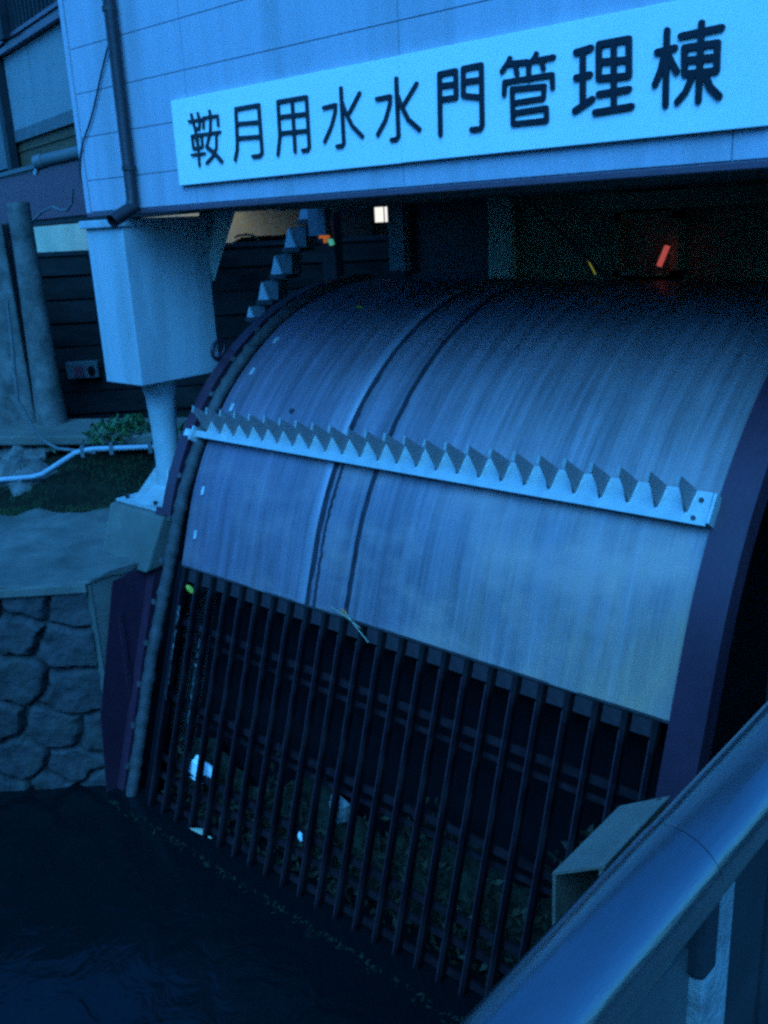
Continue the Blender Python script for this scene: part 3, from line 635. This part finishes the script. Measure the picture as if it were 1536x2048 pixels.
o = MB().tube([(-12.64, 6.8, .048), (-12.2, 6.8, .22), (-11.869, 6.8, .346), (-11.603, 6.8, .391), (-11.4, 6.8, .34), (-11.253, 6.8, .339), (-11.12, 6.8, .42), (-11.062, 6.8, .602)], .016, 8).build('eave_wire', M['cable_l'])
tag(o, 'thin grey wire looping under the brown eave', 'wire')
o = MB().tube([(-12.6, 6.8, .05), (-12.75, 6.6, -.3), (-12.6, 6.4, -.7), (-12.4, 6.2, -1.4)], .014, 8).build('pole_wire', M['cable_l'])
tag(o, 'grey wire dropping from the eave behind the concrete pole', 'wire')
for c_, r_, sd_0, lab in (((-9.55, 4.75, -2.55), .40, 21, 'rough broken concrete lump at the foot of the pale post, left edge'), ((-10.0, 5.1, -2.42), .36, 22, 'rough concrete lump at the foot of the thick pole above the water pipe')):
    q = MB(); nu, nv_ = 36, 18
    def f_r(u, v, c_=c_, r_=r_, sd_0=sd_0):
        th, p = u * 2 * math.pi, (v - .5) * math.pi; d = Vector((math.cos(p) * math.cos(th), math.cos(p) * math.sin(th), math.sin(p) * .55))
        k_ = r_ * (1 + .45 * MN.fractal(d * 2 + Vector((sd_0, 0, 0)), 1, 2, 5)); return tuple(Vector(c_) + d * k_)
    q.grid(f_r, [i / nu for i in range(nu + 1)], [j / nv_ for j in range(nv_ + 1)])
    tag(q.build('concrete_lump', M['pole'], smooth=True), lab, 'rubble')
# plants
def clump(c, n, r, h, label, seed):
    rr = random.Random(seed); q = MB()
    for i in range(n):
        a = rr.uniform(0, 6.28); d_ = r * math.sqrt(rr.random()); p = Vector((c[0] + d_ * math.cos(a), c[1] + d_ * math.sin(a), c[2] + rr.uniform(0, h) * (1 - (d_ / r) ** 2 * .6)))
        L_ = rr.uniform(.03, .08); ax = Vector((rr.gauss(0, 1), rr.gauss(0, 1), rr.gauss(.4, .6))).normalized(); b = ax.cross(Vector((rr.gauss(0, .5), rr.gauss(0, .5), 1))).normalized()
        q.add([p - ax * L_, p + b * L_ * .35, p + ax * L_, p - b * L_ * .35], [(0, 1, 2, 3)])
    for i in range(10):
        a = rr.uniform(0, 6.28); q.tube([(c[0], c[1], c[2] - .05), (c[0] + math.cos(a) * r * .6, c[1] + math.sin(a) * r * .6, c[2] + h * .8)], .004, 5)
    o = q.build('shrub', M['leafg'], smooth=False); tag(o, label, 'shrub')
clump((-9.0, 5.72, -2.16), 420, .42, .22, 'low leafy plant on the concrete ledge left of the white column foot', 3)
clump((-8.2, 6.2, -2.16), 220, .25, .20, 'small leafy plant on the ledge right behind the white column foot', 4)
clump((-9.75, 5.30, -2.3), 130, .2, .10, 'tiny weed tuft growing beside the thick concrete pole', 8)

# ------------------------------------------------------------------ far side: beige block, car, lit window, stairs
be = thing('beige_block', (-18, 14, -1.55), 'plain beige rendered block lit by a street lamp beyond the bank', 'building')
MB().box(-40, -12.6, 14.0, 20, -1.6, 7).build('wall', M['beige'], be)
MB().box(-40, -12.6, 13.9, 14.0, -1.6, -1.1).build('plinth', M['hwall2'], be)
far = thing('far_house', (-10, 14.5, -1.55), 'dark house with a brightly lit window seen under the gatehouse', 'building')
MB().box(-12.55, 3, 13.1, 20, -1.6, 7).build('wall', M['navy'], far)
wf = MB().box(-11.56, -11.50, 13.03, 13.1, -.34, .34).box(-11.04, -10.98, 13.03, 13.1, -.34, .34).box(-11.56, -10.98, 13.03, 13.1, -.03, .0).box(-11.56, -10.98, 13.03, 13.1, .33, .38).build('window', M['dark'], far)
MB().box(-11.50, -11.04, 13.06, 13.09, 0, .33).build('pane', M['winlit'], wf)
MB().box(-11.44, -11.10, 13.06, 13.09, -.335, -.30).build('pane', M['winlit'], wf)
m = MB()
for i in range(4): m.box(-11.46 + i * .1, -11.45 + i * .1, 13.04, 13.07, -.30, -.03)
for i in range(4): m.box(-11.5, -11.04, 13.04, 13.07, -.27 + i * .06, -.262 + i * .06)
m.box(-11.275, -11.265, 13.04, 13.06, 0, .33)
m.build('bars', M['cable_l'], wf)
ol = thing('shop_lantern', (-8.0, 8.2, -.4), 'small glowing orange lantern with a green lower end behind the stairs', 'lantern')
m = MB(); rr = random.Random(2)
m.box(-8.14, -8.00, 8.22, 8.26, -.14, .05)
for i in range(5): m.box(-8.13 + i * .036, -8.115 + i * .036, 8.20, 8.22, -.18 + rr.uniform(-.03, .03), .06 - .02 * i)
m.build('shade', M['orange'], ol)
MB().prism([(-7.985, 8.2, -.17), (-7.94, 8.2, -.16), (-7.91, 8.2, -.225), (-7.955, 8.2, -.24)], (0, .04, 0)).build('lower_end', M['green'], ol)
MB().box(-8.16, -7.94, 8.27, 8.4, -1.55, .14).build('stand', M['dark'], ol)
car = thing('parked_car', (-12.2, 11.3, -1.55), 'dark parked car with a pale strip painted as the highlight on its roof edge above the board wall', 'car')
cs = [(-14.3, -1.35), (-14.35, -.95), (-13.9, -.75), (-13.2, -.66), (-12.75, -.22), (-12.4, -.115), (-11.7, -.10), (-11.1, -.22), (-10.55, -.62), (-10.1, -.74), (-10.0, -1.3)]
m = MB(); N_ = len(cs)
secs = [(10.55, .12), (10.65, .02), (12.1, .02), (12.2, .12)]
for y, ins in secs: m.v += [(x + (0 if z < -.7 else (ins if x < -12 else -ins)), y, z - (ins if z > -.7 else 0)) for x, z in cs]
for a in range(3):
    for i in range(N_): j = (i + 1) % N_; m.f.append((a * N_ + i, a * N_ + j, (a + 1) * N_ + j, (a + 1) * N_ + i))
m.f.append(tuple(range(N_))); m.f.append(tuple(range(3 * N_, 4 * N_)))
m.build('body', M['car'], car, smooth=True)
m = MB().prism([(-13.1, 10.53, -.64), (-12.68, 10.60, -.27), (-12.35, 10.60, -.2), (-11.75, 10.6, -.18), (-11.2, 10.60, -.28), (-10.75, 10.53, -.62)], (0, .03, 0)); m.build('side_window', M['glass'], car)
MB().tube([(-12.43, 10.55, -.13), (-12.32, 10.54, -.10), (-12.1, 10.54, -.092), (-11.95, 10.54, -.11), (-11.84, 10.55, -.19)], .018, 8).build('roof_highlight', M['beige'], car)  # beige tube drawn as the highlight along the roof edge
for x in (-13.5, -10.8):
    wq = tube([(x, 10.55, -1.22), (x, 10.75, -1.22)], .32, 24).build('wheel', M['dark'], car); tube([(x, 10.53, -1.22), (x, 10.56, -1.22)], .18, 16).build('rim', M['galv'], wq)
st = thing('steel_stair', (-7.9, 7.3, -1.3), 'steep stair of white triangular step ends climbing behind the gate', 'stairs')
for i in range(5):
    ax, az = -8.12 + i * .245, -.84 + i * .275
    s1 = .085 if i else .05
    MB().prism([(ax, 7.0, az), (ax + s1 * 1.15, 7.0, az - s1 * 2.25), (ax - s1 * .9, 7.0, az - s1 * 2.3)], (0, .03, 0)).build('step_end', M['step'], st)
    MB().prism([(ax + .01, 7.03, az), (ax + .24, 7.03, az + .03), (ax + .22, 7.03, az - s1 * 2.25), (ax + s1 * 1.15 + .005, 7.03, az - s1 * 2.25)], (0, .15, 0)).build('riser', M['hwall2'], st)
    MB().box(ax - s1 * 1.1, ax + .17, 6.98, 7.2, az - s1 * 2.3 - .045, az - s1 * 2.3 - .005).build('tread', M['stepd'], st)
MB().box(-7.6, -5.96, 7.5, 7.7, -2.7, -.75).build('stringer_wall', M['dark'], st)
MB().box(-6.98, -6.74, 6.9, 6.98, -.10, .2).build('hanger', M['hwall'], st)
# motor hood on the machine floor
hd = thing('winch_hood', (-5.95, 7.6, -.6), 'rounded dark hood of the winch just above the top of the gate', 'machine cover')
m = MB(); m.tube([(-6.15, 7.6, -.42), (-5.6, 7.6, -.42)], .22, 24); m.build('hood', M['dark'], hd)
MB().box(-6.15, -5.6, 7.42, 7.78, -.62, -.42).build('base', M['dark'], hd)
o = tube([(-3.20, 6.9, -.42), (-3.14, 6.9, -.275)], .021, 14).build('red_baton', M['red']); tag(o, 'short red baton with added glow leaning under the building, right of centre', 'baton')
o = tube([(-3.469, 6.4, -0.448), (-3.534, 6.4, -0.343)], .0055, 8).build('yellow_rod_end', M['yel']); tag(o, 'thin yellow rod end with added glow sticking up behind the gate top', 'rod')
o = tube([(-4.05, 6.3, .15), (-3.25, 6.3, -.52)], .012, 8).build('dark_rod', M['cable']); tag(o, 'long thin dark rod slanting down under the soffit', 'rod')

# ------------------------------------------------------------------ house at the left
hO = Vector((-11.2, 7.2, 0)); hu = Vector((math.cos(R(13)), -math.sin(R(13)), 0)); hn = Vector((math.sin(R(13)), math.cos(R(13)), 0))
def hp(u, z, d_=0): p = hO + hu * u + hn * d_; return (p.x, p.y, z)
def hbox(m, u0, u1, z0, z1, d0, d1): return m.prism([hp(u0, z0, d0), hp(u1, z0, d0), hp(u1, z1, d0), hp(u0, z1, d0)], tuple(hn * (d1 - d0)))
h = thing('left_house', hp(-2, .2), 'neighbouring house with pale upper wall, barred balcony and brown eave at the left', 'building')
hbox(MB(), -3.15, -1.955, 1.60, 2.62, 0, .1).build('wall_panel', M['hwall'], h)
hbox(MB(), -1.935, 1.0, 1.60, 2.62, 0, .1).build('wall_panel', M['hwall'], h)
hbox(MB(), -7, 1.0, 1.44, 1.60, .0, .14).build('sill_band', M['hwall2'], h)
hbox(MB(), -7, 1.0, .9, 6.0, .2, 5).build('rear_wall', M['hwall2'], h)
hbox(hbox(MB(), -3.3, 1.0, 1.05, 1.43, .05, .15), -3.3, 1.0, 1.30, 1.33, .03, .05).build('ochre_band', M['ochre'], h)
hbox(MB(), -8, -3.40, 1.1, 4.5, -.05, .15).build('side_wall', M['hwall2'], h)
hbox(MB(), -3.40, -3.18, 1.05, 4.5, -.12, .0).build('corner_post', M['dark'], h)
hbox(hbox(MB(), -5, 1.0, 2.63, 2.70, -.10, .2), -5, 1.0, 2.76, 2.81, -.10, -.04).build('balcony_slab', M['trim'], h)
m = MB()
for i in range(26): u = -3.2 + i * .17; hbox(m, u, u + .05, 2.80, 3.75, -.09, -.05)
hbox(m, -5, 1.0, 3.75, 3.82, -.12, -.03)
m.build('balcony_bars', M['dark'], h)
hbox(MB(), -2.55, -2.30, 2.74, 4.2, -.2, -.1).build('balcony_post', M['dark'], h)
hbox(MB(), -5, 1.0, 2.75, 4.4, .1, .2).build('upper_wall', M['hwall'], h)
hbox(MB(), -8, 2.6, .28, .98, -.1, .4).build('eave', M['roof'], h)
hbox(MB(), -8, 2.6, .98, 1.04, -.14, .4).build('eave_top', M['hwall2'], h)
hbox(MB(), -8, 2.6, .20, .27, -.06, .4).build('eave_soffit', M['dark'], h)
gt = thing('gutter_spout', (-10.3, 6.3, .85), 'short round blue-grey gutter spout above the brown eave', 'pipe')
tube([(-10.63, 6.2, .875), (-9.9, 6.45, .955)], .075, 18).build('pipe', M['hwall2'], gt)
tube([(-10.72, 6.16, .86), (-10.62, 6.2, .875)], .085, 18).build('collar', M['cable_l'], gt)
tube([(-10.78, 6.16, .74), (-10.70, 6.18, .86)], .03, 10).build('elbow', M['pvc'], gt)

# ------------------------------------------------------------------ right bank: handrail and hooded box
D_ = Vector((.0850, .990, .110)).normalized(); A0 = Vector((-.424, .128, -.824))
def rl(s_, o=(0, 0, 0)): return A0 + D_ * s_ + Vector(o)
hr = thing('handrail', (-.3, 1.0, -2.0), 'thick tubular steel handrail with a joint ring crossing the lower right corner', 'handrail')
MB().tube([rl(-3), rl(.772)], .0553, 48).build('top_rail', M['rail'], hr)
MB().tube([rl(.7745), rl(6)], .0540, 48).build('top_rail', M['rail'], hr)
MB().tube([rl(.76), rl(.79)], .0525, 40).build('joint', M['black'], hr)
def rb_(m, y0, y1, z0, z1, o, th):     # plate hanging in the plane of the rail
    sx = .0859
    P = [Vector((A0.x + o + (y - A0.y) * sx, y, z)) for y, z in ((y0, z0), (y1, z0), (y1, z1), (y0, z1))]
    return m.prism(P, (th, 0, 0))
rb_(MB(), -.6, .905, -2.0, -.855, .0, .014).build('infill_panel', M['railp'], hr)
rb_(MB(), .915, .985, -2.0, -.80, -.012, .04).build('post', M['pale'], hr, bevel=.003)
rb_(MB(), .90, .94, -.90, -.79, -.016, .05).build('bracket_shadow', M['dark'], hr, bevel=.01)  # dark block drawn for the rail bracket's shadow on the post
rb_(MB(), .99, 1.10, -2.0, -.78, .0, .02).build('infill_panel', M['dark'], hr)
rb_(MB(), 1.103, 1.112, -2.0, -.77, -.004, .02).build('panel_edge', M['rail'], hr)
rb_(MB(), 1.12, 3.5, -2.0, -.74, .0, .02).build('infill_panel', M['dark'], hr)
hb = thing('hood_box', (-.65, 1.3, -1.2), 'open-ended steel hood with a sloping top tucked behind the handrail', 'steel hood')
A_ = Vector((-.70, 1.182, -1.10)); B_ = Vector((-.60, 1.182, -1.036)); E_ = Vector((.0, .25, -.004))
th = .006
m = MB()
m.prism([A_, B_, B_ - Vector((0, 0, th)), A_ - Vector((0, 0, th))], E_); m.build('top_plate', M['hood'], hb)
MB().prism([A_ + Vector((0, .001, -th)), A_ + Vector((th, .001, -th)), A_ + Vector((th, .001, -.5)), A_ + Vector((0, .001, -.5))], E_ * .985).build('side_plate', M['hood'], hb)
MB().prism([B_ + Vector((-.004, .002, -th)), B_ + Vector((-.012, .002, -th)), B_ + Vector((-.012, .002, -.5)), B_ + Vector((-.004, .002, -.5))], E_ * .98).build('side_plate', M['hood'], hb)
MB().prism([A_ + Vector((th, .24, -.01)), B_ + Vector((-.012, .24, -.01)), B_ + Vector((-.012, .24, -.5)), A_ + Vector((th, .24, -.5))], (0, .004, 0)).build('back_plate', M['dark'], hb)
MB().box(-.72, -.58, 1.2, 1.43, -1.9, -1.5).build('foot', M['dark'], hb)
rw = MB().box(-.85, 3, -6, 4.2, -5.2, -1.9)
o = rw.build('walkway', M['conc'], bevel=.02); tag(o, kind='structure')

# ------------------------------------------------------------------ water
def water():
    m, t, b = nt('river_water'); N = t.nodes; L = t.links
    b.inputs['Base Color'].default_value = (.002, .006, .007, 1); b.inputs['Roughness'].default_value = .13; b.inputs['IOR'].default_value = 1.33
    tc = N.new('ShaderNodeTexCoord'); n = N.new('ShaderNodeTexNoise'); n.inputs['Scale'].default_value = 3.5; n.inputs['Detail'].default_value = 5; n.inputs['Distortion'].default_value = .6
    L.new(tc.outputs['Object'], n.inputs['Vector']); bp = N.new('ShaderNodeBump'); bp.inputs['Strength'].default_value = .55; bp.inputs['Distance'].default_value = .03
    L.new(n.outputs['Fac'], bp.inputs['Height']); L.new(bp.outputs[0], b.inputs['Normal'])
    return m
o = MB().grid(lambda x, y: (x, y, -4.55), [-60, -20, -8, 3], [-60, -10, 3, 12]).build('river_water', water()); tag(o, kind='structure')

# ------------------------------------------------------------------ unseen houses added behind the camera to block low sky
for i, (x0, x1, y0, zt, lab) in enumerate(((-26, -13, -15, 4.5, 'unseen dark house with a low ridge roof added across the river to block low sky'), (-12, 0, -17, 6.0, 'unseen tall dark house added behind the viewer to block low sky'), (1, 15, -15, 5.0, 'unseen wide dark house added at the right end of the row to block low sky'))):
    hh = thing('sky_block_house', ((x0 + x1) / 2, y0, -2), lab, 'house', 'unseen houses added behind the viewer to block low sky')
    MB().box(x0, x1, y0 - 8, y0, -4.5, zt).build('wall', M['hwall2'], hh)
    MB().prism([(x0 - .4, y0 + .5, zt), (x0 - .4, y0 - 8.5, zt), (x0 - .4, y0 - 4, zt + 2.2)], (x1 - x0 + .8, 0, 0)).build('roof', M['dark'], hh)
    for j in range(3):
        xw = x0 + 2 + j * (x1 - x0 - 4) / 2.4
        wq = MB().box(xw, xw + 1.6, y0, y0 + .06, .8, 2.1).build('window', M['trim'], hh); MB().box(xw + .08, xw + 1.52, y0 + .06, y0 + .07, .88, 2.02).build('pane', M['glass'], wq)
# ------------------------------------------------------------------ light
w = bpy.data.worlds.new('World'); sc.world = w; w.use_nodes = True
N = w.node_tree.nodes; L = w.node_tree.links; bg = N['Background']
sky = N.new('ShaderNodeTexSky'); sky.sky_type = 'NISHITA'; sky.sun_disc = False
SE, SR = R(46), R(152)
sky.sun_elevation = SE; sky.sun_rotation = SR; sky.air_density = 1.2; sky.dust_density = .6; sky.ozone_density = 2
mx = N.new('ShaderNodeMix'); mx.data_type = 'RGBA'; mx.blend_type = 'MULTIPLY'; mx.inputs['Factor'].default_value = 1
mx.inputs['B'].default_value = TINT
L.new(sky.outputs[0], mx.inputs['A']); L.new(mx.outputs['Result'], bg.inputs['Color']); bg.inputs['Strength'].default_value = SKYS
sl = bpy.data.lights.new('sun', 'SUN'); sl.energy = 4.3; sl.angle = R(45); sl.color = (.058, .43, 1)
so = bpy.data.objects.new('sun', sl); col.objects.link(so)
sd_ = Vector((math.sin(SR) * math.cos(SE), math.cos(SR) * math.cos(SE), math.sin(SE)))
so.rotation_euler = sd_.to_track_quat('Z', 'Y').to_euler(); so.location = (0, -5, 20)
pl = bpy.data.lights.new('lane_lamp', 'POINT'); pl.energy = 150; pl.color = (1, .88, .50); pl.shadow_soft_size = .25
po = bpy.data.objects.new('lane_lamp', pl); col.objects.link(po); po.location = (-18, 11.2, 1.2 + ZO)

# ------------------------------------------------------------------ camera
cam = bpy.data.cameras.new('camera'); co = bpy.data.objects.new('camera', cam); col.objects.link(co); sc.camera = co
rt = Vector((.75566606, .65326669, -.04702595)); dn = Vector((.16219429, -.25621459, -.95291505)); fw = Vector((-.63455639, .71245822, -.2995688))
co.matrix_world = Matrix(((rt.x, -dn.x, -fw.x, 0), (rt.y, -dn.y, -fw.y, 0), (rt.z, -dn.z, -fw.z, ZO), (0, 0, 0, 1)))
cam.sensor_fit = 'VERTICAL'; cam.sensor_height = 24; cam.lens = 1845.12 / 2048 * 24
cam.clip_start = .02; cam.clip_end = 2000
sc.view_settings.view_transform = 'Standard'; sc.view_settings.look = 'None'; sc.view_settings.exposure = 0; sc.view_settings.gamma = 1
sc.render.engine = 'CYCLES'
try:
    sc.cycles.use_denoising = DENOISE; sc.cycles.pixel_filter_type = 'BLACKMAN_HARRIS'; sc.cycles.filter_width = FW
    sc.cycles.use_adaptive_sampling = True; sc.cycles.adaptive_threshold = .04; sc.cycles.adaptive_min_samples = 20; sc.cycles.max_bounces = 6; sc.cycles.caustics_reflective = False; sc.cycles.caustics_refractive = False; sc.cycles.sample_clamp_indirect = 4
except Exception: pass
for o in list(bpy.data.objects):
    if '_base' in o: del o['_base']
